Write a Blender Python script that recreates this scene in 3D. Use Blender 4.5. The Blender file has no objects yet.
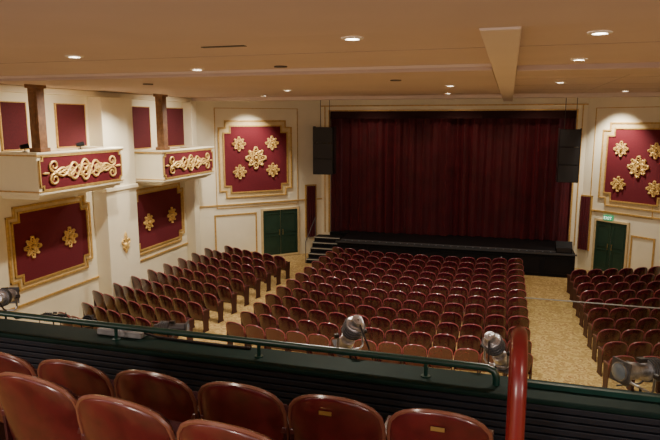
import bpy, bmesh, math, random
from mathutils import Vector, Matrix
random.seed(4)
S = bpy.context.scene
C = S.collection
PI = math.pi

# ------------------------------------------------------------------ camera
TH, PH, FPX = math.radians(16.5), math.radians(9.37), 600.0
CAM = Vector((2.0, 0.0, 5.9))
F = Vector((-math.sin(TH)*math.cos(PH), math.cos(TH)*math.cos(PH), -math.sin(PH)))
R = Vector((math.cos(TH), math.sin(TH), 0))
U = R.cross(F)
cd = bpy.data.cameras.new('camera'); cam = bpy.data.objects.new('camera', cd); C.objects.link(cam)
cd.sensor_width = 36; cd.lens = 36*FPX/660; cd.clip_start = .05; cd.clip_end = 200
m = Matrix((R, U, -F)).transposed().to_4x4(); m.translation = CAM
cam.matrix_world = m
S.camera = cam
def ray(px, py): return F*FPX + R*(px-330) + U*(220-py)
def pix(p):
    d = Vector(p)-CAM; z = d.dot(F)
    return (330+FPX*d.dot(R)/z, 220-FPX*d.dot(U)/z) if z > .1 else (9999, 9999)

# ------------------------------------------------------------------ materials
def mat(name, col, rough=.6, metal=0., var=0., scale=8., bump=0., emit=0., coat=0., ecol=None, spec=None, crough=.25):
    M = bpy.data.materials.new(name); M.use_nodes = True
    nt = M.node_tree; b = nt.nodes['Principled BSDF']
    b.inputs['Base Color'].default_value = (*col, 1); b.inputs['Roughness'].default_value = rough
    b.inputs['Metallic'].default_value = metal
    if coat: b.inputs['Coat Weight'].default_value = coat; b.inputs['Coat Roughness'].default_value = crough
    if spec is not None: b.inputs['Specular IOR Level'].default_value = spec
    if emit:
        b.inputs['Emission Color'].default_value = (*(ecol or col), 1); b.inputs['Emission Strength'].default_value = emit
    if var or bump:
        tc = nt.nodes.new('ShaderNodeTexCoord'); n = nt.nodes.new('ShaderNodeTexNoise')
        n.inputs['Scale'].default_value = scale; n.inputs['Detail'].default_value = 5
        nt.links.new(tc.outputs['Object'], n.inputs['Vector'])
        if var:
            r = nt.nodes.new('ShaderNodeValToRGB'); r.color_ramp.elements[0].position = .3; r.color_ramp.elements[1].position = .7
            r.color_ramp.elements[0].color = (*[c*(1-var) for c in col], 1)
            r.color_ramp.elements[1].color = (*[min(1, c*(1+var)) for c in col], 1)
            nt.links.new(n.outputs['Fac'], r.inputs['Fac']); nt.links.new(r.outputs['Color'], b.inputs['Base Color'])
        if bump:
            bp = nt.nodes.new('ShaderNodeBump'); bp.inputs['Strength'].default_value = bump; bp.inputs['Distance'].default_value = .02
            nt.links.new(n.outputs['Fac'], bp.inputs['Height']); nt.links.new(bp.outputs['Normal'], b.inputs['Normal'])
    return M
M_cream = mat('cream_paint', (.83, .77, .58), .7, var=.04, scale=1.5)
M_ceil = mat('ceiling_paint', (.57, .44, .39), .8, var=.04, scale=.8)
M_ceil2 = mat('dropped_ceiling_paint', (.52, .40, .35), .8, var=.04, scale=.8)
M_beam = mat('beam_paint', (.70, .58, .50), .8, var=.03, scale=.8)
M_gold = mat('gold_paint', (.58, .37, .11), .45, .3, var=.22, scale=14, bump=.2)
M_tan = mat('pale_tan_border', (.66, .52, .28), .6, .1, var=.1, scale=6)
M_goldl = mat('bright_gold_leaf', (.84, .54, .18), .4, .3, var=.3, scale=30, bump=.4)
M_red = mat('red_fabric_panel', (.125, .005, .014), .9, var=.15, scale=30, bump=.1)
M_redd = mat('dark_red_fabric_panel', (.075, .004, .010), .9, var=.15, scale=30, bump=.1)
M_cush = mat('red_cushion', (.055, .004, .009), .8, var=.15, scale=40, bump=.1)
M_shell = mat('maroon_seat_shell', (.066, .004, .013), .26, var=.2, scale=6, coat=.9, crough=.17)
M_highlight = mat('seat_edge_highlight', (.29, .06, .08), .28, coat=1, crough=.18)  # pale mauve stands in for the highlight arcs along the chair-back tops
M_shellb = mat('balcony_seat_shell', (.098, .010, .013), .28, var=.3, scale=9, bump=.05, coat=.9, crough=.2)
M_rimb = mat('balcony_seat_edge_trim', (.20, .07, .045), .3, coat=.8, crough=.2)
M_arm = mat('dark_armrest', (.08, .016, .018), .3, coat=.7)
M_std = mat('black_metal_standard', (.02, .014, .014), .5)
M_side = mat('maroon_side_panel', (.04, .006, .009), .45)
M_black = mat('black_paint', (.008, .008, .010), .65, var=.2, scale=10, spec=.2)
M_slat = mat('blueblack_slats', (.010, .013, .022), .45, var=.2, scale=6, spec=.4)
M_green = mat('dark_green_paint', (.008, .045, .034), .3, var=.15, scale=8, coat=.3)
M_ledge = mat('dark_green_ledge', (.005, .020, .016), .6, var=.15, scale=8, spec=.12)
M_doorg = mat('dark_green_door', (.014, .045, .028), .5, var=.15, scale=4)
M_rail = mat('red_handrail_paint', (.165, .007, .010), .3, var=.1, scale=6, coat=.5)
M_silver = mat('silver_metal', (.52, .52, .56), .28, .9, var=.5, scale=18, bump=.8)
M_grey = mat('grey_metal', (.12, .12, .13), .45, .5)
M_lgrey = mat('light_grey_metal', (.34, .34, .34), .5, .3, var=.2, scale=10)
M_dgrey = mat('dark_grey_edge', (.05, .05, .055), .5)
M_wood = mat('dark_brown_wood', (.20, .09, .035), .5, var=.35, scale=7)
M_brass = mat('brass', (.75, .55, .22), .3, .9)
M_white = mat('white_nosing', (.50, .48, .43), .6)
M_ring = mat('white_trim_ring', (.8, .75, .68), .5)
M_lamp = mat('lamp_lens', (1, .9, .7), .5, emit=28, ecol=(1, .92, .76))
M_dim = mat('small_dark_grille', (.08, .06, .05), .7)
M_exit = mat('exit_sign_green', (.02, .25, .12), .5, emit=.45, ecol=(.04, .5, .2))
M_exitw = mat('exit_letters', (.8, .95, .8), .5, emit=1.2, ecol=(.75, 1, .8))
M_lens = mat('glass_lens', (.25, .3, .36), .08, .2, coat=1)
M_grille = mat('speaker_grille', (.014, .014, .016), .6, var=.3, scale=60)

def curtain_mat():
    M = mat('red_velvet_curtain', (.058, .001, .006), .8, var=.3, scale=1.6)
    b = M.node_tree.nodes['Principled BSDF']
    b.inputs['Sheen Weight'].default_value = .25; b.inputs['Sheen Tint'].default_value = (.8, .05, .10, 1)
    return M
M_curt = curtain_mat()
def carpet():
    M = bpy.data.materials.new('patterned_gold_carpet'); M.use_nodes = True
    nt = M.node_tree; b = nt.nodes['Principled BSDF']; b.inputs['Roughness'].default_value = .95
    tc = nt.nodes.new('ShaderNodeTexCoord')
    v = nt.nodes.new('ShaderNodeTexVoronoi'); v.inputs['Scale'].default_value = 2.6; v.inputs['Randomness'].default_value = .45
    n = nt.nodes.new('ShaderNodeTexNoise'); n.inputs['Scale'].default_value = 9; n.inputs['Detail'].default_value = 6
    nt.links.new(tc.outputs['Object'], v.inputs['Vector']); nt.links.new(tc.outputs['Object'], n.inputs['Vector'])
    r = nt.nodes.new('ShaderNodeValToRGB'); e = r.color_ramp.elements
    e[0].position = .0; e[0].color = (.22, .10, .03, 1); e[1].position = .85; e[1].color = (.44, .30, .10, 1)
    k = e.new(.14); k.color = (.64, .47, .19, 1); k = e.new(.30); k.color = (.28, .16, .055, 1); k = e.new(.46); k.color = (.58, .42, .16, 1); k = e.new(.6); k.color = (.34, .22, .075, 1)
    mx = nt.nodes.new('ShaderNodeMath'); mx.operation = 'MULTIPLY_ADD'; mx.inputs[1].default_value = 1.0
    nt.links.new(n.outputs['Fac'], mx.inputs[0]); 
    sub = nt.nodes.new('ShaderNodeMath'); sub.operation = 'SUBTRACT'; sub.inputs[1].default_value = .5
    nt.links.new(v.outputs['Distance'], sub.inputs[0]); nt.links.new(sub.outputs[0], mx.inputs[2])
    nt.links.new(mx.outputs[0], r.inputs['Fac']); nt.links.new(r.outputs['Color'], b.inputs['Base Color'])
    return M
M_carpet = carpet()
def glassmat():
    M = bpy.data.materials.new('clear_guard_glass'); M.use_nodes = True
    nt = M.node_tree; nt.nodes.clear(); o = nt.nodes.new('ShaderNodeOutputMaterial')
    t = nt.nodes.new('ShaderNodeBsdfTransparent'); t.inputs['Color'].default_value = (.93, .95, .94, 1)
    g = nt.nodes.new('ShaderNodeBsdfGlossy'); g.inputs['Roughness'].default_value = .02
    x = nt.nodes.new('ShaderNodeMixShader'); x.inputs['Fac'].default_value = .03
    nt.links.new(t.outputs[0], x.inputs[1]); nt.links.new(g.outputs[0], x.inputs[2]); nt.links.new(x.outputs[0], o.inputs[0])
    return M
M_glass = glassmat()

# ------------------------------------------------------------------ mesh builder
class MB:
    def __init__(s): s.bm = bmesh.new()
    def box(s, x0, y0, z0, x1, y1, z1):
        v = [s.bm.verts.new(p) for p in ((x0,y0,z0),(x1,y0,z0),(x1,y1,z0),(x0,y1,z0),(x0,y0,z1),(x1,y0,z1),(x1,y1,z1),(x0,y1,z1))]
        for f in ((0,3,2,1),(4,5,6,7),(0,1,5,4),(1,2,6,5),(2,3,7,6),(3,0,4,7)): s.bm.faces.new([v[i] for i in f])
        return s
    def loft(s, rings, cap=True, closed=False):
        rs = [[s.bm.verts.new(p) for p in r] for r in rings]
        n = len(rs[0]); m_ = len(rs)
        for i in range(m_ if closed else m_-1):
            a, b = rs[i], rs[(i+1) % m_]
            for k in range(n): s.bm.faces.new((a[k], a[(k+1)%n], b[(k+1)%n], b[k]))
        if cap and not closed:
            s.bm.faces.new(rs[0][::-1]); s.bm.faces.new(rs[-1])
        return s
    def tube(s, pts, r, seg=8, closed=False):
        P = [Vector(p) for p in pts]; n = len(P); rings = []
        up = None
        for i, p in enumerate(P):
            if closed: t = P[(i+1)%n]-P[i-1]
            else: t = P[min(i+1,n-1)]-P[max(i-1,0)]
            t.normalize()
            if up is None:
                up = Vector((0,0,1)) if abs(t.z) < .9 else Vector((0,1,0))
            a = t.cross(up)
            if a.length < 1e-4: a = t.orthogonal()
            a.normalize(); b = a.cross(t).normalized(); up = b
            rr = r[i] if isinstance(r, (list, tuple)) else r
            rings.append([p + a*rr*math.cos(2*PI*k/seg) + b*rr*math.sin(2*PI*k/seg) for k in range(seg)])
        return s.loft(rings, closed=closed)
    def cyl(s, p0, p1, r, seg=14, r2=None): return s.tube([p0, p1], [r, r if r2 is None else r2], seg)
    def ell(s, c, rx, ry, rz, seg=12, rot=0):
        rings = []
        for i in range(1, 6):
            a = PI*i/6 - PI/2
            rg = []
            for k in range(seg):
                t = 2*PI*k/seg
                x, z = rx*math.cos(a)*math.cos(t), rz*math.cos(a)*math.sin(t)
                x, z = x*math.cos(rot)-z*math.sin(rot), x*math.sin(rot)+z*math.cos(rot)
                rg.append((c[0]+x, c[1]+ry*math.sin(a), c[2]+z))
            rings.append(rg)
        return s.loft(rings)
    def ring(s, c, Rr, r, seg=14, sx=1, rot=0):
        pts = []
        for k in range(seg):
            t = 2*PI*k/seg; x, z = Rr*sx*math.cos(t), Rr*math.sin(t)
            pts.append((c[0]+x*math.cos(rot)-z*math.sin(rot), c[1], c[2]+x*math.sin(rot)+z*math.cos(rot)))
        return s.tube(pts, r, 6, True)
    def prism(s, pts, y0, y1):
        a = [s.bm.verts.new((x, y0, z)) for x, z in pts]; b = [s.bm.verts.new((x, y1, z)) for x, z in pts]
        n = len(pts); s.bm.faces.new(a); s.bm.faces.new(b[::-1])
        for k in range(n): s.bm.faces.new((a[k], b[k], b[(k+1)%n], a[(k+1)%n]))
        return s
    def path(s, pts, w, y0, y1, closed=True):      # moulding of width w along axis-aligned edges in xz
        n = len(pts)
        for i in range(n if closed else n-1):
            (xa, za), (xb, zb) = pts[i], pts[(i+1)%n]
            x0, x1 = min(xa, xb)-w/2, max(xa, xb)+w/2; z0, z1 = min(za, zb)-w/2, max(za, zb)+w/2
            e = .0007*(i % 2)
            s.box(x0, y0-e, z0, x1, y1, z1)
        return s
    def build(s, name, M, parent=None, smooth=True, bevel=0., merge=False):
        if merge: bmesh.ops.remove_doubles(s.bm, verts=s.bm.verts, dist=.0004)
        bmesh.ops.recalc_face_normals(s.bm, faces=s.bm.faces)
        me = bpy.data.meshes.new(name); s.bm.to_mesh(me); s.bm.free()
        if smooth:
            for p in me.polygons: p.use_smooth = True
            me.set_sharp_from_angle(angle=math.radians(38))
        me.materials.append(M)
        o = bpy.data.objects.new(name, me); C.objects.link(o)
        if parent: o.parent = parent
        if bevel:
            b = o.modifiers.new('bevel', 'BEVEL'); b.width = bevel; b.segments = 2; b.limit_method = 'ANGLE'
        return o
def empty(name, loc=(0,0,0), rz=0, label=None, cat=None, group=None):
    o = bpy.data.objects.new(name, None); o.empty_display_size = .2; C.objects.link(o)
    o.location = loc; o.rotation_euler = (0, 0, rz)
    tag(o, label, cat, group); return o
def tag(o, label=None, cat=None, group=None):
    if label: o['label'] = label
    if cat: o['category'] = cat
    if group: o['group'] = group
    return o
def struct(o): o['kind'] = 'structure'; return o
def copy_tree(o, parent=None):
    c = o.copy(); C.objects.link(c)
    if parent: c.parent = parent
    for ch in list(o.children): copy_tree(ch, c)
    return c

class Wall:      # vertical plane: local x runs along it, local -y points into the hall
    def __init__(s, p0, p1):
        s.p0 = Vector((*p0, 0)); d = Vector((p1[0]-p0[0], p1[1]-p0[1], 0)); s.L = d.length
        s.d = d.normalized(); s.a = math.atan2(s.d.y, s.d.x); s.n = Vector((-s.d.y, s.d.x, 0))
    def uv(s, px, py, off=0):
        r = ray(px, py); p0 = s.p0 - s.n*off
        t = (p0-CAM).dot(s.n)/r.dot(s.n); p = CAM + r*t
        return (p-p0).dot(s.d), p.z
    def pt(s, u, z, off=0):
        p = s.p0 + s.d*u - s.n*off; return (p.x, p.y, z)
XL, XR, HC = -10.2, 8.4, 6.8
WL = Wall((XL, 0), (XL, 21.5))
SL = Wall((XL, 21.5), (-6.0, 25.7))
SR = Wall((4.9, 25.7), (8.4, 22.76))

# ------------------------------------------------------------------ shell
struct(MB().box(XL-.3, -3, -.1, XR+.3, 28, 0).build('floor', M_carpet, smooth=False))
struct(MB().box(XL-.3, -3, HC, XR+.3, 28, HC+.1).build('ceiling', M_ceil, smooth=False))
struct(MB().box(XL-.2, -3, 0, XL, 21.55, HC).build('wall_left', M_cream, smooth=False))
struct(MB().box(XR, -3, 0, XR+.2, 22.8, HC).build('wall_right', M_cream, smooth=False))
def wallobj(name, W, mb, M=M_cream, bevel=0):
    o = mb.build(name, M, smooth=False, bevel=bevel); o.location = W.p0; o.rotation_euler = (0, 0, W.a); return struct(o)
wallobj('wall_left_splay', SL, MB().box(-.1, 0, 0, SL.L+.05, .2, HC))
wallobj('wall_right_splay', SR, MB().box(-.05, 0, 0, SR.L+.1, .2, HC))
# proscenium wall with opening
OX0, OX1, OZ = -5.62, 4.5, 6.32
ZS = .92; YF = 23.85
mb = MB().box(-6.05, 25.7, 0, OX0, 25.9, HC).box(OX1, 25.7, 0, 4.95, 25.9, HC).box(OX0, 25.7, OZ, OX1, 25.9, HC)
struct(mb.build('wall_proscenium', M_cream, smooth=False))
struct(MB().box(-6.2, 27.2, 0, 5.2, 27.3, HC).build('wall_light_block', M_black, smooth=False))  # unseen wall added behind the curtain to block world light leaking in
mb = MB().box(OX0-.05, 25.64, ZS, OX0+.01, 25.72, OZ+.05).box(OX1-.01, 25.64, ZS, OX1+.05, 25.72, OZ+.05).box(OX0-.05, 25.635, OZ, OX1+.05, 25.72, OZ+.05)
struct(mb.build('trim_1', M_gold, smooth=False))
mb = MB().box(-6.0, 25.6, OZ+.2, 4.9, 25.7, OZ+.25).box(OX0-.24, 25.66, ZS, OX0-.20, 25.7, OZ+.199).box(OX1+.20, 25.66, ZS, OX1+.24, 25.7, OZ+.199)
struct(mb.build('trim_2', M_gold, smooth=False))
# ceiling: near soffit, long beam, dropped section left of it, cross soffit right of it, panel seams
DROP = .10
struct(MB().box(XL, -3, HC-.10, XR, 5.6, HC+.01).build('ceiling_soffit', M_ceil, smooth=False, bevel=.01))
struct(MB().box(1.70, 5.61, HC-.12, 2.06, 25.7, HC+.01).build('beam', M_beam, smooth=False, bevel=.02))
struct(MB().box(-8.2, 10.2, HC-DROP, 1.69, 18.2, HC+.01).build('ceiling_soffit', M_ceil2, smooth=False, bevel=.015))
struct(MB().box(2.07, 10.6, HC-.09, XR, 11.9, HC+.01).build('ceiling_soffit', M_ceil2, smooth=False, bevel=.015))
struct(MB().box(-8.2, 10.12, HC-.04, 1.69, 10.199, HC).build('trim_15', M_beam, smooth=False))
mb = MB()
for x in (4.2, 6.3): mb.box(x-.008, 5.61, HC-.004, x+.008, 10.59, HC).box(x-.008, 11.91, HC-.004, x+.008, 21.5, HC)
for y in (7.9, 14.0, 16.4, 18.9): mb.box(2.07, y-.008, HC-.0045, XR, y+.008, HC)
for y in (7.9,): mb.box(XL, y-.008, HC-.0045, 1.69, y+.008, HC)
struct(mb.build('trim_16', mat('ceiling_seam', (.36, .27, .23), .8), smooth=False))
struct(MB().box(XL, 21.6, HC-.12, XR, 22.3, HC+.005).build('beam', M_beam, smooth=False, bevel=.02))
# cream cornice along the left wall and pilasters
struct(MB().box(XL, 11.4, HC-.18, XL+.18, 21.4, HC-.01).build('trim_3', M_cream, smooth=False, bevel=.02))
def pil(name, y0, y1, d=.26):
    struct(MB().box(XL, y0, 0, XL+d, y1, HC-.19).box(XL, y0-.05, 0, XL+d+.05, y1+.05, .35).box(XL, y0-.05, 3.75, XL+d+.05, y1+.05, 3.87).build(name, M_cream, smooth=False, bevel=.015))
pil('trim_4', 15.5, 17.05, .5); pil('trim_5', 21.0, 21.4, .4)

# gold mouldings on the splays
def mould(n, W, rect, w=.035):
    u0, z1 = W.uv(rect[0], rect[1]); u1, _ = W.uv(rect[2], rect[1]); _, z0 = W.uv((rect[0]+rect[2])/2, rect[3])
    wallobj('trim_%d' % n, W, MB().path([(u0,z0),(u1,z0),(u1,z1),(u0,z1)], w, -.03, 0), M_gold)
mould(6, SL, (215, 216, 256, 254), .06); mould(7, SL, (214, 108, 297, 206), .025)
mould(8, SR, (632, 236, 655, 282), .06); mould(9, SR, (597, 108, 662, 216), .025)
def band(n, W, z, h=.09, a=0, b=None, M=None):
    b = W.L if b is None else b
    wallobj('trim_%d' % n, W, MB().box(a, -.05, z, b, 0, z+h), M or M_gold)
band(10, SL, 2.42, .05); band(11, SR, 2.42, .05); band(12, WL, 1.05, .05, 10, 21)

# ------------------------------------------------------------------ doors
def door(n, W, px0, px1, pyt, pyb, ztop=2.12):
    u0, _ = W.uv(px0, (pyt+pyb)/2); u1, _ = W.uv(px1, (pyt+pyb)/2)
    root = empty('door_%d' % n, W.pt(u0, 0), W.a); struct(root)
    w = u1-u0
    MB().path([(0, .06), (w, .06), (w, ztop), (0, ztop)], .08, -.07, 0).build('door_frame', M_tan, root, False)
    for k in range(2):
        a, b = .04+k*(w/2-.03)+(.01 if k else 0), w/2-.005+k*(w/2-.035)
        mb = MB().box(a, -.04, .02, b, 0, ztop-.04)
        for (za, zb) in ((.2, .95), (1.1, ztop-.2)):
            mb.path([(a+.1, za), (b-.1, za), (b-.1, zb), (a+.1, zb)], .03, -.055, -.04)
        lf = mb.build('door_leaf', M_doorg, root, False)
        xh = b-.07 if k == 0 else a+.07
        MB().cyl((xh, -.09, .98), (xh, -.09, 1.22), .012, 8).cyl((xh, -.09, 1.0), (xh, -.04, 1.0), .01, 6).cyl((xh, -.09, 1.2), (xh, -.04, 1.2), .01, 6).build('door_handle', M_brass, lf)
    return root
door(1, SL, 262, 298, 210, 252); door(2, SR, 594, 627, 226, 275, 2.1)

# ------------------------------------------------------------------ ornaments
def rosette(parent, x, z, Rr, y=-.06):
    mb = MB()
    mb.ell((x, y-.03, z), Rr*.17, .08, Rr*.17, 14).ring((x, y, z), Rr*.30, Rr*.065, 18)
    for k in range(8):
        a = PI/4*k; big = k % 2 == 0
        rr = Rr*(.64 if big else .60)
        mb.ring((x+rr*math.cos(a), y, z+rr*math.sin(a)), Rr*(.20 if big else .17), Rr*.07, 12, 1.25 if big else 1.1, a)
        mb.ell((x+rr*math.cos(a), y, z+rr*math.sin(a)), Rr*.08, .05, Rr*.08, 8, a)
        if big: mb.ell((x+Rr*.93*math.cos(a), y, z+Rr*.93*math.sin(a)), Rr*.10, .05, Rr*.20, 10, a)
        else: mb.ell((x+Rr*.86*math.cos(a), y, z+Rr*.86*math.sin(a)), Rr*.10, .05, Rr*.15, 10, a)
    return mb.build('rosette', M_goldl, parent)
def stepped(u0, u1, z0, z1, s, t=None):
    t = s if t is None else t
    return [(u0+s, z0), (u1-s, z0), (u1-s, z0+t), (u1, z0+t), (u1, z1-t), (u1-s, z1-t), (u1-s, z1), (u0+s, z1), (u0+s, z1-t), (u0, z1-t), (u0, z0+t), (u0+s, z0+t)]
def wall_panel(W, u0, u1, z0, z1, ros, label, group, step=.28, bw=.2):
    c = (u0+u1)/2; root = empty('wall_panel', W.pt(c, z0), W.a, label, 'wall panel', group)
    h = z1-z0; w = (u1-u0)/2
    MB().prism(stepped(-w, w, 0, h, step), -.025, 0).build('tan_border', M_tan, root, False)
    MB().path(stepped(-w, w, 0, h, step), .06, -.06, 0).build('gold_frame', M_gold, root, False, .006)
    MB().prism(stepped(-w+bw, w-bw, bw, h-bw, step), -.035, 0).build('fabric_panel', M_red, root, False)
    MB().path(stepped(-w+bw, w-bw, bw, h-bw, step), .05, -.065, 0).build('inner_bead', M_gold, root, False)
    for (u, z, r) in ros: rosette(root, u-c, z-z0, r, -.06)
    return root
def rosl(W, L): 
    out = []
    for (px, py, r) in L:
        u, z = W.uv(px, py, .06); out.append((u, z, r))
    return out
u0, _ = SL.uv(219, 160); u1, _ = SL.uv(291, 160); _, zt = SL.uv(256, 121); _, zb = SL.uv(256, 196)
wall_panel(SL, u0, u1, zb, zt, rosl(SL, [(256, 158, .47), (239, 144, .30), (272, 143, .30), (240, 172, .30), (273, 170, .30)]),
           'stepped red panel with five gold rosettes on the angled wall above the left green door', 'red rosette panels')
u0, _ = SR.uv(602, 160); u1, _ = SR.uv(676, 160); _, zt = SR.uv(630, 123); _, zb = SR.uv(630, 208)
wall_panel(SR, u0, u1, zb, zt, rosl(SR, [(638, 167, .40), (621, 149, .29), (656, 151, .29), (618, 184, .29), (654, 189, .29)]),
           'stepped red panel with five gold rosettes above the green exit door at right', 'red rosette panels')
wall_panel(WL, 12.1, 15.25, 1.5, 3.68, rosl(WL, [(33, 247, .30), (70, 237, .30)]),
           'red panel with two gold rosettes under the nearer balcony box on the left wall', 'red rosette panels', .24, .14)
wall_panel(WL, 17.35, 20.75, 1.3, 3.55, rosl(WL, [(149, 222, .30), (172, 215, .30)]),
           'red panel with two gold rosettes under the farther balcony box on the left wall', 'red rosette panels', .24, .14)
# gold pendant on the pilaster between the panels
u, z = WL.uv(123, 243, .5); u = 16.3
o = MB().ell((0, -.03, .45), .07, .04, .2).ell((0, -.03, .2), .13, .05, .1).ring((-.12, -.03, .33), .08, .025, 10).ring((.12, -.03, .33), .08, .025, 10).ell((0, -.03, .06), .05, .04, .12).ell((-.1, -.03, .12), .1, .03, .04, 10, -.7).ell((.1, -.03, .12), .1, .03, .04, 10, .7).build('pendant_ornament', M_goldl)
o.location = WL.pt(u, z-.3, .5); o.rotation_euler = (0, 0, WL.a)
tag(o, 'small gold pendant ornament on the cream pilaster between the two lower left panels', 'ornament')

# ------------------------------------------------------------------ balcony boxes on the left wall
def theatre_box(yc, z0, hl, label):
    root = empty('balcony_box', (XL, yc, z0), PI/2, label, 'balcony box', 'balcony boxes on the left wall')
    d = 1.3
    mb = MB().box(-hl, -d, .0, hl, 0, .14).box(-hl, -d, .14, hl, -d+.12, .97).box(-hl, -d+.121, .14, -hl+.12, 0, .97).box(hl-.12, -d+.121, .14, hl, 0, .97)
    mb.build('body', M_cream, root, False)
    MB().box(-hl-.07, -d-.07, .97, hl+.07, -d+.16, 1.03).box(-hl-.07, -d+.161, .97, -hl+.16, 0, 1.03).box(hl-.16, -d+.161, .97, hl+.07, 0, 1.03).build('ledge', M_cream, root, False, .02)
    MB().box(-hl-.03, -d-.03, -.02, hl+.03, 0, .05).box(-hl+.04, -d+.04, -.08, hl-.04, 0, -.02).box(-hl+.14, -d+.16, -.15, hl-.14, 0, -.08).build('lower_moulding', M_cream, root, False, .02)
    MB().box(-hl-.05, -d-.05, .935, hl+.05, 0, .965).box(-hl-.04, -d-.04, .052, hl+.04, 0, .075).build('gold_line', M_gold, root, False)
    x0, x1, za, zb = -hl+.05, hl-.04, .10, .92
    MB().prism(stepped(x0, x1, za, zb, .1), -d-.02, -d).build('red_fascia', M_red, root, False)
    MB().path(stepped(x0, x1, za, zb, .1), .035, -d-.04, -d).build('fascia_frame', M_gold, root, False)
    # interlaced gold strapwork
    mb = MB(); cx, cz = (x0+x1)/2, (za+zb)/2; Lh = (x1-x0)/2-.20; y = -d-.05
    for sg in (1, -1):
        for amp0, ph, th in ((.27, 0, .032), (.14, PI/2, .021)):
            pts = []
            for k in range(61):
                t = -1+2*k/60
                amp = amp0*(.6+.4*math.cos(t*PI*.9))
                pts.append((cx+t*Lh*.8, y, cz+sg*amp*math.cos(t*PI*2.5+ph)))
            mb.tube(pts, th, 6)
        for e in (1, -1):
            sp = []
            for k in range(26):
                q = k/25; a = q*PI*2.6; rr = .19*(1-q*.75)
                sp.append((cx+e*(Lh*.80+.02+rr*math.sin(a)*.9), y, cz+sg*(.02+.19-rr*math.cos(a))*.8))
            mb.tube(sp, [.033*(1-.4*k/25) for k in range(26)], 6)
    mb.ring((cx, y, cz), .15, .026, 14).ell((cx, y-.01, cz), .06, .05, .06)
    for e in (1, -1):
        mb.ring((cx+e*Lh*.42, y, cz), .12, .026, 12, 1.6).ell((cx+e*Lh*.42, y, cz), .07, .04, .05)
        mb.ell((cx+e*(Lh+.02), y, cz), .12, .035, .035, 10)
    mb.build('gold_strapwork', M_goldl, root)
    return root
theatre_box(13.55, 4.12, 1.65, 'nearer cream balcony box on the left wall with gold strapwork on red')
theatre_box(19.15, 3.92, 1.75, 'farther cream balcony box beside the stage corner with gold strapwork on red')
for yy, zz, lb in ((12.15, 5.155, 'dark brown wooden post rising from the nearer balcony box to the ceiling'), (17.62, 4.955, 'dark brown wooden post rising from the farther balcony box to the ceiling')):
    hh = HC-zz
    o = MB().box(-.13, -.13, 0, .13, .13, hh).box(-.17, -.17, 0, .17, .17, .1).box(-.17, -.17, hh-.12, .17, .17, hh).box(-.05, -.15, .2, .05, -.13, hh-.2).build('wooden_post', M_wood, None, False, .01)
    o.location = (-8.83-.17, yy, zz); tag(o, lb, 'post', 'brown posts on the boxes')
for (px0, px1, pz, lab) in ((-2, 24, 5.17, 'dark red wall panel at the far left edge above the nearer box'), (54, 83, 5.17, 'dark red wall panel right of the wooden post above the nearer box'),
                        (127, 148, 4.97, 'dark red wall panel left of the wooden post above the farther box'), (162, 182, 4.97, 'dark red wall panel right of the wooden post above the farther box')):
    a, zt = WL.uv(px0, 107); b, _ = WL.uv(px1, 107); zt = 6.38
    root = empty('acoustic_panel', WL.pt((a+b)/2, pz), PI/2, lab, 'acoustic panel', 'red panels above the boxes')
    w = (b-a)/2
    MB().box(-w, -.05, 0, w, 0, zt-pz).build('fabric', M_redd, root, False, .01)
    MB().path([(-w, 0), (w, 0), (w, zt-pz), (-w, zt-pz)], .025, -.06, 0).build('frame', M_gold, root, False)

# ------------------------------------------------------------------ stage
mb = MB().box(-4.75, YF, 0, 4.6, 25.699, ZS).box(OX0, 25.7, 0, OX1, 27.2, ZS)
for k in range(8):
    a = -4.7+k*1.165; mb.path([(a+.08, .12), (a+1.08, .12), (a+1.08, ZS-.16), (a+.08, ZS-.16)], .04, YF-.025, YF)
struct(mb.build('stage', M_black, smooth=False))
struct(MB().box(-4.8, YF-.06, ZS-.05, 4.65, YF-.001, ZS+.012).build('trim_13', M_dgrey, smooth=False))
def drape(x0, x1, z0, z1, y, amp, lam, name, lab=None, parent=None):
    mb = MB(); n = int((x1-x0)/.025); top = []; rows = []
    ph = random.random()*6
    for j in range(9):
        q = j/8; r = []
        for i in range(n+1):
            x = x0+(x1-x0)*i/n
            w = (math.sin(2*PI*x/lam+ph+1.5*math.sin(x*1.7+q*.5)+.8*math.sin(x*4.1)) + .3*math.sin(2*PI*x/lam*2.3+ph*2))*(.75+.25*math.sin(x*2.3+ph))
            r.append(mb.bm.verts.new((x, y+amp*w*(.75+.35*(1-q)), z0+(z1-z0)*q)))
        rows.append(r)
    for j in range(8):
        for i in range(n): mb.bm.faces.new((rows[j][i], rows[j][i+1], rows[j+1][i+1], rows[j+1][i]))
    return mb.build(name, M_curt, parent)
cx = (OX0+OX1)/2
def curtain(x0, x1, y, z0, z1, amp, lam, lab, hem=.12):
    root = empty('stage_curtain', ((x0+x1)/2, y, z0), 0, lab, 'stage curtain', 'stage curtains')
    d = drape(x0, x1, z0+hem, z1, y, amp, lam, 'pleated_cloth'); d.parent = root; d.location = (-(x0+x1)/2, -y, -z0)
    return root
curtain(OX0-.1, cx+.15, 26.18, ZS+.01, 6.6, .12, .46, 'dark red velvet main curtain, left half of the closed pair', .01)
curtain(cx-.15, OX1+.1, 26.42, ZS+.01, 6.6, .12, .46, 'dark red velvet main curtain, right half of the closed pair', .01)
curtain(OX0+.02, OX0+.42, 25.84, ZS+.01, 6.3, .04, .16, 'narrow dark red leg curtain against the left edge of the stage opening', .02)
curtain(OX1-.42, OX1-.02, 25.84, ZS+.01, 6.3, .04, .16, 'narrow dark red leg curtain against the right edge of the stage opening', .02)
o = MB().box(OX0+.02, 25.74, 6.0, OX1-.02, 25.77, 6.315).box(OX0+.02, 25.73, 6.0, OX1-.02, 25.739, 6.04).build('header_border', mat('near_black_red_border', (.022, .002, .004), .9))
tag(o, 'near-black flat border strip across the top of the stage opening', 'curtain border')
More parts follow.
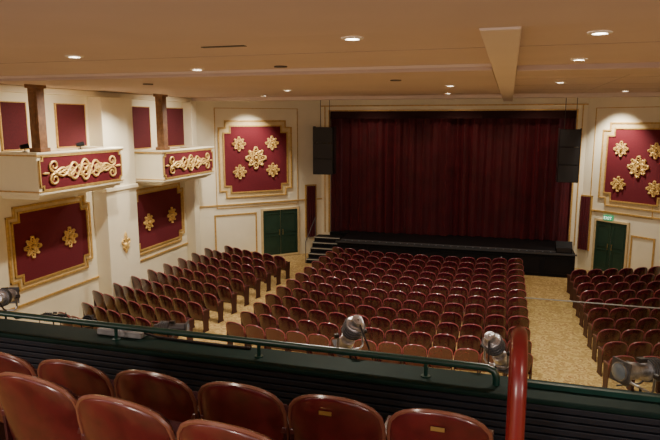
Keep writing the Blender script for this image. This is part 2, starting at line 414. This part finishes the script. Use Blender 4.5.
# side doorway drapes on the splays
def side_drape(W, pa, pb, pyt, pyb, lab):
    u0, zt = W.uv(pa, pyt); u1, zb = W.uv(pb, pyb)
    zb = max(.02, zb)
    root = empty('doorway_drape', W.pt((u0+u1)/2, zb), W.a, lab, 'drape')
    w = (u1-u0)/2
    d = drape(-w, w, 0, zt-zb, -.10, .03, .12, 'pleated_cloth', parent=root)
    MB().path([(-w-.03, 0), (-w-.03, zt-zb+.03), (w+.03, zt-zb+.03), (w+.03, 0)], .05, -.06, 0, False).build('opening_frame', M_gold, root, False)
side_drape(SL, 306, 315, 186, 236, 'narrow red drape in the side opening between left green door and stage')
side_drape(SR, 583, 588, 196, 250, 'narrow red drape in the side opening between stage and right exit door')
# stage stairs
root = empty('stage_stairs', (-5.38, 23.3, 0), 0, 'black steps with pale edges at the left end of the stage', 'stairs')
ns = 5
for k in range(ns):
    MB().box(-.56, k*.28, 0, .56, (k+1)*.28-.002 if k < ns-1 else 1.75, (k+1)*.184).build('step', M_black, root, False)
    MB().box(-.57, k*.28-.012, (k+1)*.184-.03, .57, k*.28+.03, (k+1)*.184+.004).build('nosing', M_white, root, False)
MB().tube([(-.6, .05, .0), (-.6, .05, .9), (-.6, 1.4, 1.75), (-.6, 1.4, .9)], .018, 8).build('handrail', M_grey, root)
# footlight strip, monitor
root = empty('footlight_strip', (0, YF+.12, ZS+.002), 0, 'long low black footlight strip along the front edge of the stage', 'footlights')
MB().box(-4.6, -.06, 0, 3.9, .06, .07).build('housing', M_dgrey, root, False, .008)
for k in range(29):
    MB().ell((-4.4+k*.29, -.062, .038), .03, .012, .022, 8).build('lamp_lens', M_lens, root)
def monitor(x, y, lab):
    root = empty('stage_monitor', (x, y, ZS+.002), 0, lab, 'speaker')
    o = MB(); 
    pr = [(-.3,-.2,0),(-.3,.25,0),(-.3,.25,.38),(-.3,.02,.42),(-.3,-.2,.2)]
    o.loft([pr, [(.3, b, c) for a, b, c in pr]]).build('cabinet', M_black, root, False, .01)
    MB().box(-.26, -.19, .03, .26, -.205, .19).build('grille', M_std, root, False)
monitor(4.2, YF+.35, 'black wedge monitor speaker on the right end of the stage apron')
# hanging speaker stacks
def array(px, pyt, pyb, Y, w, lab):
    r = ray(px, pyt); p = CAM + r*(Y/r.y); r2 = ray(px, pyb); q = CAM + r2*(Y/r2.y)
    h = p.z-q.z; root = empty('hanging_speaker', (p.x, Y, q.z), 0, lab, 'speaker', 'hanging proscenium speakers')
    n = 3
    for k in range(n):
        z0, z1 = h*k/n+.002, h*(k+1)/n-.002
        cab = MB().loft([[(-w/2, -.3, z0), (w/2, -.3, z0), (w/2*.8, .3, z0+.03), (-w/2*.8, .3, z0+.03)], [(-w/2, -.3, z1), (w/2, -.3, z1), (w/2*.8, .3, z1-.03), (-w/2*.8, .3, z1-.03)]]).build('cabinet', M_black, root, False, .004)
        MB().box(-w/2+.03, -.315, z0+.015, w/2-.03, -.3, z1-.015).build('grille', M_grille, cab, False)
    MB().box(-w/2-.02, -.2, .02, -w/2, .1, h+.03).box(w/2, -.2, .02, w/2+.02, .1, h+.03).cyl((-.2, 0, h-.02), (-.2, 0, HC-q.z), .012, 6).cyl((.2, 0, h-.02), (.2, 0, HC-q.z), .012, 6).build('rigging', M_std, root, False)
array(325, 127, 174, 24.8, .90, 'black speaker stack hung at the left edge of the stage opening')
array(570, 129, 182, 24.8, .76, 'black speaker stack hung at the right edge of the stage opening')
# EXIT sign
u, z = SR.uv(609, 218)
root = empty('exit_sign', SR.pt(u, z-.1), SR.a, 'lit green EXIT sign above the right door', 'exit sign')
MB().box(-.19, -.08, 0, .19, -.0, .21).build('housing', M_exit, root, False, .01)
tcv = bpy.data.curves.new('t', 'FONT'); tcv.body = 'EXIT'; tcv.size = .165; tcv.align_x = 'CENTER'; tcv.extrude = .004
to = bpy.data.objects.new('t', tcv); C.objects.link(to)
bpy.context.view_layer.update()
me = bpy.data.meshes.new_from_object(to.evaluated_get(bpy.context.evaluated_depsgraph_get())); bpy.data.objects.remove(to)
me.materials.clear(); me.materials.append(M_exitw)
lo = bpy.data.objects.new('lettering', me); C.objects.link(lo); lo.parent = root; lo.location = (0, -.086, .048); lo.rotation_euler = (PI/2, 0, 0)

# ------------------------------------------------------------------ ceiling fixtures
LG = 'recessed ceiling lights'
LCOL = (1, .88, .72)
def ceil_z(x, y): return HC-DROP if (-8.2 < x < 1.69 and 10.2 < y < 18.2) else HC
def downlight(x, y, lab, power=560, ang=130):
    zc = ceil_z(x, y)
    root = empty('recessed_light', (x, y, zc), 0, lab, 'ceiling light', LG)
    mb = MB(); rings = []
    for (r, z) in ((.075, -.002), (.078, -.02), (.12, -.014), (.125, -.001)):
        rings.append([(r*math.cos(2*PI*k/20), r*math.sin(2*PI*k/20), z) for k in range(20)])
    mb.loft(rings, cap=False); mb.build('trim_ring', M_ring, root)
    MB().cyl((0, 0, -.008), (0, 0, -.001), .076, 20).build('lens', M_lamp, root)
    spot(x, y, zc-.04, (x, y, 0), power, ang, .08)
def spot(x, y, z, tgt, power, ang, rad=.1, col=LCOL, blend=.8):
    L = bpy.data.lights.new('spot', 'SPOT'); L.energy = power; L.spot_size = math.radians(ang); L.spot_blend = blend
    L.shadow_soft_size = rad; L.color = col
    o = bpy.data.objects.new('spot_light', L); C.objects.link(o); o.location = (x, y, z)
    o.rotation_euler = (Vector(tgt)-Vector((x, y, z))).to_track_quat('-Z', 'Y').to_euler(); return o
for x, y, lab in ((-3.9, 7.3, 'lit round ceiling light at upper left of the picture, nearest row'), (.3, 6.6, 'lit round ceiling light in the nearest row, left of the long beam'),
                  (2.84, 6.9, 'lit round ceiling light in the nearest row, right of the long beam'), (-3.3, 9.7, 'lit round ceiling light in the second row, above the left boxes'),
                  (2.93, 9.75, 'lit round ceiling light in the second row, right of the long beam'), (.65, 14.2, 'lit round ceiling light in the third row, left of the long beam'),
                  (3.08, 15.3, 'lit round ceiling light in the third row, right of the long beam'), (-8.6, 15.4, 'small lit ceiling light close to the left wall between the boxes'),
                  (-3.6, 15.0, 'lit round ceiling light in the third row, toward the left wall'), (-6.5, 20.3, 'lit round ceiling light closest to the left angled wall'),
                  (0.0, 20.3, 'lit round ceiling light in front of the stage centre'), (5.3, 20.3, 'lit round ceiling light in front of the right exit door')):
    downlight(x, y, lab, 380 if y > 20 else (560 if y < 8 else 860))
for x, y, lab in ((-1.7, 9.6, 'small dark round ceiling speaker between the first and second light rows'), (-.2, 12.0, 'small dark round ceiling speaker left of the long beam'),
                  (-5.6, 11.7, 'small dark round ceiling speaker toward the left boxes'), (3.6, 12.5, 'small dark round ceiling speaker right of the long beam')):
    o = MB().cyl((0, 0, -.02), (0, 0, 0), .11, 20).build('ceiling_speaker', M_dim); o.location = (x, y, ceil_z(x, y))
    tag(o, lab, 'ceiling speaker', 'ceiling speakers')
root = empty('air_grille', (-1.4, 6.9, HC), 0, 'narrow brown slot air grille in the ceiling at upper left', 'air grille')
MB().path([(-.3, -.05), (.3, -.05), (.3, .05), (-.3, .05)], .02, 0, .01).build('frame', M_beam, root, False).rotation_euler = (PI/2, 0, 0)
MB().box(-.29, -.04, -.008, .29, .04, 0).build('slots', M_dim, root, False)

# ------------------------------------------------------------------ theatre chairs
def cushion_mesh(W, z0, z1, t, yb, lean, wrap, curve, n=2.8, N=18, rimtube=None):
    rings = []; zs = z1-curve
    rows = [(z0, W*.93, t*.6), (z0+.015, W*.98, t), (z0+(zs-z0)*.5, W, t), (zs, W, t)]
    for a in (20, 38, 52, 64, 74, 82, 88):
        a = math.radians(a); rows.append((zs+curve*math.sin(a)**(2/n), W*math.cos(a)**(2/n), t*(.35+.65*math.cos(a)**.5)))
    for z, w, tt in rows:
        q = (z-z0)/(z1-z0); rg = []
        for k in range(N):
            a = 2*PI*k/N; c, s_ = math.cos(a), math.sin(a)
            x = w*math.copysign(abs(c)**.55, c); y = tt/2*math.copysign(abs(s_)**.7, s_)
            rg.append((x, yb+lean*(1-q)+wrap*(x/W)**2+y, z))
        rings.append(rg)
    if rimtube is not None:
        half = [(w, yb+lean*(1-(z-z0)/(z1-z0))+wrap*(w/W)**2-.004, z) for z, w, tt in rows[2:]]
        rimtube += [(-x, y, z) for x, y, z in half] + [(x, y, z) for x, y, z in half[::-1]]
    return MB().loft(rings)
def make_chair(shell, rim):
    root = empty('theatre_chair'); rt = []
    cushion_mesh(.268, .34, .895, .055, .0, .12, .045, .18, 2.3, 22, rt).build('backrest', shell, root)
    MB().tube(rt, .0125, 6).build('edge_trim_highlight', rim, root)  # on hall chairs this tube is a painted top-edge highlight
    cushion_mesh(.235, .42, .86, .06, .05, .12, .04, .16).build('back_cushion', M_cush, root)
    # folded seat: thick pad, tipped up
    rings = []
    for q, w, t in ((0, .2, .04), (.03, .225, .08), (.5, .23, .09), (.93, .225, .08), (1, .2, .04)):
        rg = []
        for k in range(16):
            a = 2*PI*k/16; c, s_ = math.cos(a), math.sin(a)
            x = w*math.copysign(abs(c)**.5, c); d = t/2*math.copysign(abs(s_)**.6, s_)
            rg.append((x, .21+q*.09+d*.95, .30+q*.36-d*.3))
        rings.append(rg)
    MB().loft(rings).build('seat', M_cush, root)
    for s in (-1, 1):
        MB().loft([[(s*.253+a*.02, .08+.32*q, .615+b*.018+.01*math.sin(q*PI)) for a, b in ((-1,-1),(1,-1),(1,1),(-1,1))] for q in (0, .1, .5, .9, 1)]).build('armrest', M_arm, root, bevel=.006)
        MB().loft([[(s*.262-.009, y, z), (s*.262+.009, y, z), (s*.262+.009, y2, z), (s*.262-.009, y2, z)] for z, y, y2 in ((0, .08, .36), (.03, .09, .35), (.08, .12, .33), (.36, .10, .35), (.6, .09, .37))]).build('leg', M_side, root)
    return root
ORD = ['first','second','third','fourth','fifth','sixth','seventh','eighth','ninth','tenth','eleventh','twelfth','thirteenth','fourteenth']
CX, CY = -.9, 36.5
first = make_chair(M_shell, M_highlight); used = False; count = 0
def put(x, y, ang, label, group):
    global used, count
    o = copy_tree(first) if used else first
    used = True; count += 1
    o.location = (x, y, 0); o.rotation_euler = (0, 0, ang); tag(o, label, 'chair', group)
def seat_at(r, s): a = s/r; return CX+r*math.sin(a), CY-r*math.cos(a), a
for i in range(12):
    r = 14.2+.85*i
    for j in range(13):
        x, y, a = seat_at(r, (j-6)*.58-.10)
        put(x, y, a, 'dark red theatre chair, centre block, %s row from the stage, %s seat from left' % (ORD[i], ORD[j]), 'centre block theatre chairs')
for i in range(3, 14):
    r = 14.2+.85*i; k = 0
    while True:
        x, y, a = seat_at(r, -(5.25+.02*i+.58*k))
        if x < -9.65 or ((x+10.2)-(y-21.5))/1.414 < .65: break
        put(x, y, a*.85, 'dark red theatre chair, left block, %s row from the stage, %s from the aisle' % (ORD[i-3], ORD[k]), 'left block theatre chairs')
        k += 1
for i in range(2, 12):
    r = 14.2+.85*i; k = 0
    while True:
        x, y, a = seat_at(r, 5.55+.575*k)
        if x > 7.9 or pix((x, y, .9))[0] > 705 or (Vector((x, y, 0))-SR.p0).dot(SR.n) > -.7: break
        put(x, y, a, 'dark red theatre chair, right block, %s row from the stage, %s from the aisle' % (ORD[i-2], ORD[k]), 'right block theatre chairs')
        k += 1
# balcony chairs
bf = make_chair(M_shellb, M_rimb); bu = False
def putb(x, y, z, label):
    global bu
    o = copy_tree(bf) if bu else bf
    bu = True
    o.location = (x, y, z); tag(o, label, 'chair', 'balcony theatre chairs')
    return o
bl = []
for k, x in enumerate((-1.12, -.55, .02, .59, 1.155, 1.72)):
    bl.append(putb(x, 2.88, 3.55, 'glossy red balcony chair in the front row beside the slatted parapet, %s from left' % ORD[k]))
for k, (x, y) in enumerate(((-.22, 2.22), (.35, 2.13), (.93, 2.06))):
    putb(x, y, 3.78, 'glossy red balcony chair in the nearest row at bottom left, %s from left' % ORD[k]).rotation_euler = (0, 0, -.08)
for o, dx in ((bl[4], -.03), (bl[5], 0)):
    MB().box(-.035, -.004, -.011, .035, 0, .011).cyl((-.028, -.006, 0), (-.028, -.003, 0), .003, 6).cyl((.028, -.006, 0), (.028, -.003, 0), .003, 6).build('name_plate', M_brass, o, False).location = (dx, -.016, .81)

# ------------------------------------------------------------------ balcony
struct(MB().box(XL, 2.5, 3.35, XR, 4.0, 3.55).build('floor_balcony', M_carpet, smooth=False))
struct(MB().box(XL, 1.7, 3.35, XR, 2.499, 3.78).build('floor_balcony', M_carpet, smooth=False))
struct(MB().box(XL, -3, 3.35, XR, 1.699, 4.1).build('floor_balcony', M_carpet, smooth=False))
mb = MB().box(XL, 4.03, 3.2, XR, 4.28, 4.04)
for k in range(9): mb.box(XL, 4.0, 3.57+k*.052, XR, 4.03, 3.57+k*.052+.04)
struct(mb.build('wall_balcony_front', M_slat, smooth=False, bevel=.004))
struct(MB().box(XL, 3.97, 4.04, XR, 4.30, 4.08).build('trim_14', M_ledge, smooth=False, bevel=.012))
root = empty('balcony_rail', (-1.5, 4.12, 4.08), 0, 'dark green tubular rail on the balcony parapet ending behind the red handrail', 'railing')
MB().tube([(-6.5, 0, .12), (3.42, 0, .12), (3.47, 0, .1), (3.49, 0, .06), (3.49, 0, 0)], .026, 12).build('top_rail', M_green, root)
for x in (-3.5, -2.2, -.9, .4, 1.7, 3.0): MB().cyl((x, 0, 0), (x, 0, .11), .014, 10).cyl((x, 0, 0), (x, 0, .008), .035, 12).build('post', M_green, root)
# glass guard at right
root = empty('glass_guard', (4.2, 4.16, 4.08), 0, 'clear glass guard panel standing on the balcony parapet at right', 'glass guard')
MB().box(-2.05, -.006, .03, 2.6, .006, .63).build('pane', M_glass, root, False)
MB().box(-2.07, -.015, 0, 2.6, .015, .035).build('bottom_channel', M_green, root, False)
MB().box(-2.05, -.007, .631, 2.6, .007, .635).build('polished_edge', mat('glass_edge', (.22, .24, .2), .5), root, False)
# lighting pipe and fixtures
root = empty('lighting_pipe', (0, 4.58, 3.86), 0, 'black lighting pipe bracketed along the outer face of the balcony', 'lighting pipe')
MB().cyl((-4.5, 0, 0), (4.8, 0, 0), .024, 12).build('pipe', M_black, root)
for x in (-4, -2.2, -.4, 1.3, 2.6, 4.2): MB().box(x-.02, -.298, -.03, x+.02, .03, -.022).box(x-.02, -.299, -.1, x+.02, -.291, .06).build('bracket', M_std, root, False)
def fixture(x, z, M, rz, tilt, lab, s=1.0):
    root = empty('stage_spotlight', (x, 4.58, 3.885), rz, lab, 'spotlight', 'spotlights on the balcony front')
    root.scale = (s, s, s); h = (z-3.885)/s
    MB().box(-.03, -.03, 0, .03, .03, .035).cyl((0, 0, .03), (0, 0, max(.04, h-.12)), .01, 8).build('clamp', M_std, root, bevel=.004)
    MB().tube([(-.10, 0, h+.01), (-.10, 0, h-.1), (-.08, 0, h-.125), (.08, 0, h-.125), (.10, 0, h-.1), (.10, 0, h+.01)], .009, 8).build('yoke', M_silver if M is M_silver else M_std, root)
    def tl(pts): 
        c, s_ = math.cos(tilt), math.sin(tilt)
        return [(px_, py_*c-pz_*s_, h+py_*s_+pz_*c) for px_, py_, pz_ in pts]
    prof = [(-.19, .02), (-.188, .04), (-.15, .045), (-.145, .058), (-.13, .058), (-.125, .068), (-.02, .07), (-.015, .045), (.06, .042), (.065, .056), (.17, .056), (.175, .062), (.2, .062)]
    b = MB().loft([tl([(r*math.cos(2*PI*k/18), y, r*math.sin(2*PI*k/18)) for k in range(18)]) for y, r in prof]).build('housing', M, root)
    for y in (-.115, -.09, -.065, -.04):
        rg = [tl([(r*math.cos(2*PI*k/18), yy, r*math.sin(2*PI*k/18)) for k in range(18)]) for yy, r in ((y, .066), (y, .08), (y+.007, .08), (y+.007, .066))]
        MB().loft(rg, closed=True).build('cooling_fin', M_grey, b)
    MB().loft([tl([(r*math.cos(2*PI*k/18), y, r*math.sin(2*PI*k/18)) for k in range(18)]) for y, r in ((.201, .054), (.208, .035), (.21, .01))]).build('lens', M_lens, b)
    MB().loft([tl([(xx, y, zz) for xx, zz in ((-.075,-.075),(.075,-.075),(.075,.075),(-.075,.075))]) for y in (.18, .19)]).build('filter_frame', M_grey, b)
    MB().loft([tl([(xx, y, zz) for xx, zz in ((-.02,.058),(.02,.058),(.02,.085),(-.02,.085))]) for y in (-.01, .05)]).build('shutter_handle', M_std, b)
    for sx in (-1, 1): MB().cyl((sx*.10, 0, h), (sx*.13, 0, h), .018, 10).build('knob', M_std, root)
    zc = max(.02, h-.2)
    MB().tube([tl([(.0, -.19, 0)])[0], (.05, -.2, h-.05), (.12, -.12, zc+.03), (.2, 0, zc)], .007, 6).build('cable', M_std, root)
fixture(.82, 4.17, M_silver, .7, -.9, 'silver spotlight tipped nose-down behind the middle of the green rail', 1.12)
fixture(1.98, 4.16, M_silver, -.5, -.9, 'silver spotlight just behind the end of the green rail', 1.0)
fixture(3.0, 4.12, M_silver, 2.2, .1, 'silver spotlight at the right edge behind the glass guard', 1.1)
fixture(-2.72, 4.18, M_silver, .5, -.2, 'silver spotlight at the far left edge behind the green rail', 1.1)
fixture(-.86, 4.05, M_grey, -1.35, -.0, 'dark grey spotlight lying sideways behind the left half of the rail', .8)
fixture(-1.75, 4.04, M_black, .6, -.3, 'small black spotlight left of the flat grey control box', .6)
fixture(-2.15, 4.03, M_black, -.8, -.2, 'small black spotlight second from the far left end of the rail', .6)
root = empty('dimmer_box', (-1.12, 4.235, 4.08), 0, 'flat light grey control box with cable on the ledge near the black spotlights', 'control box')
MB().box(-.22, -.055, .0, .22, .055, .055).build('case', M_lgrey, root, False, .01)
MB().tube([(.215, 0, .04), (.26, .0, .03), (.34, .01, .012), (.6, 0, .012), (.9, -.01, .012), (1.2, 0, .012)], .01, 6).build('cable', M_std, root)
MB().box(-.10, -.04, .055, .14, .04, .06).build('cover_plate', M_silver, root, False)

# ledge lamps on the boxes
for x, y, z, lab in ((-9.0, 13.6, 5.15, 'small black lamp on the ledge of the nearer balcony box'), (-9.3, 11.98, 5.15, 'small black lamp at the near corner of the nearer balcony box')):
    root = empty('ledge_lamp', (x, y, z), -.6, lab, 'lamp', 'small lamps on the box ledge')
    MB().cyl((0, 0, 0), (0, 0, .02), .06, 12).cyl((0, 0, .02), (0, 0, .1), .012, 8).build('stand', M_std, root)
    MB().cyl((0, -.1, .12), (0, .09, .15), .05, 12, .065).build('housing', M_black, root)
    MB().cyl((0, .09, .15), (0, .095, .151), .058, 12).build('lens', M_lens, root)

# red aisle handrail (inverted U) close to the camera
root = empty('aisle_handrail', (2.055, 1.75, 3.78), 0, 'thick glossy red tubular handrail standing at the balcony aisle', 'handrail')
HT = 1.375
pts = [(0, -.13, .32)]
for k in range(6): pts.append((0, -.13, .4+k*.15))
for k in range(13):
    a = PI-PI*k/12; pts.append((0, .13*math.cos(a), HT+.13*math.sin(a)))
pts += [(0, .13, 1.1), (0, .13, .6), (0, .13, 0)]
MB().tube(pts, .023, 18).build('tube', M_rail, root)
MB().cyl((0, .13, 0), (0, .13, .012), .06, 18).build('floor_flange', M_rail, root)
MB().cyl((0, -.13, .32), (0, -.13, .332), .06, 18).build('floor_flange', M_rail, root)

# ------------------------------------------------------------------ lighting
p = SL.pt(SL.L*.42, 0, 1.4); spot(p[0], p[1], HC-.13, SL.pt(SL.L*.40, 4.2), 850, 85)
p = SR.pt(SR.L*.3, 0, 1.2); spot(p[0], p[1], HC-.13, SR.pt(SR.L*.3, 4.2), 850, 85)
for y in (13.4, 19.2): spot(-7.0, y, HC-.15, (XL, y, 3.0), 850, 115)
for x in (-3.6, 0, 3): spot(x, 23.9, HC-.15, (x, 26.2, 3.0), 130, 105, col=(1, .7, .5))
for x, y in ((-.5, 1.2), (3.5, .2)): spot(x, y, HC-.14, (x, y+.5, 4), 130, 140, .15)
for x, y in ((-6, -1.5), (0, -2), (6, -1.5)): 
    spot(x, y, 5.0, (x*.7, 9, HC), 280, 120, .3, col=(1, .82, .72))  # unseen fill lamps added behind the camera to brighten the ceiling

w = bpy.data.worlds.new('world'); S.world = w; w.use_nodes = True
w.node_tree.nodes['Background'].inputs['Color'].default_value = (1, .84, .76, 1)
w.node_tree.nodes['Background'].inputs['Strength'].default_value = 1.15
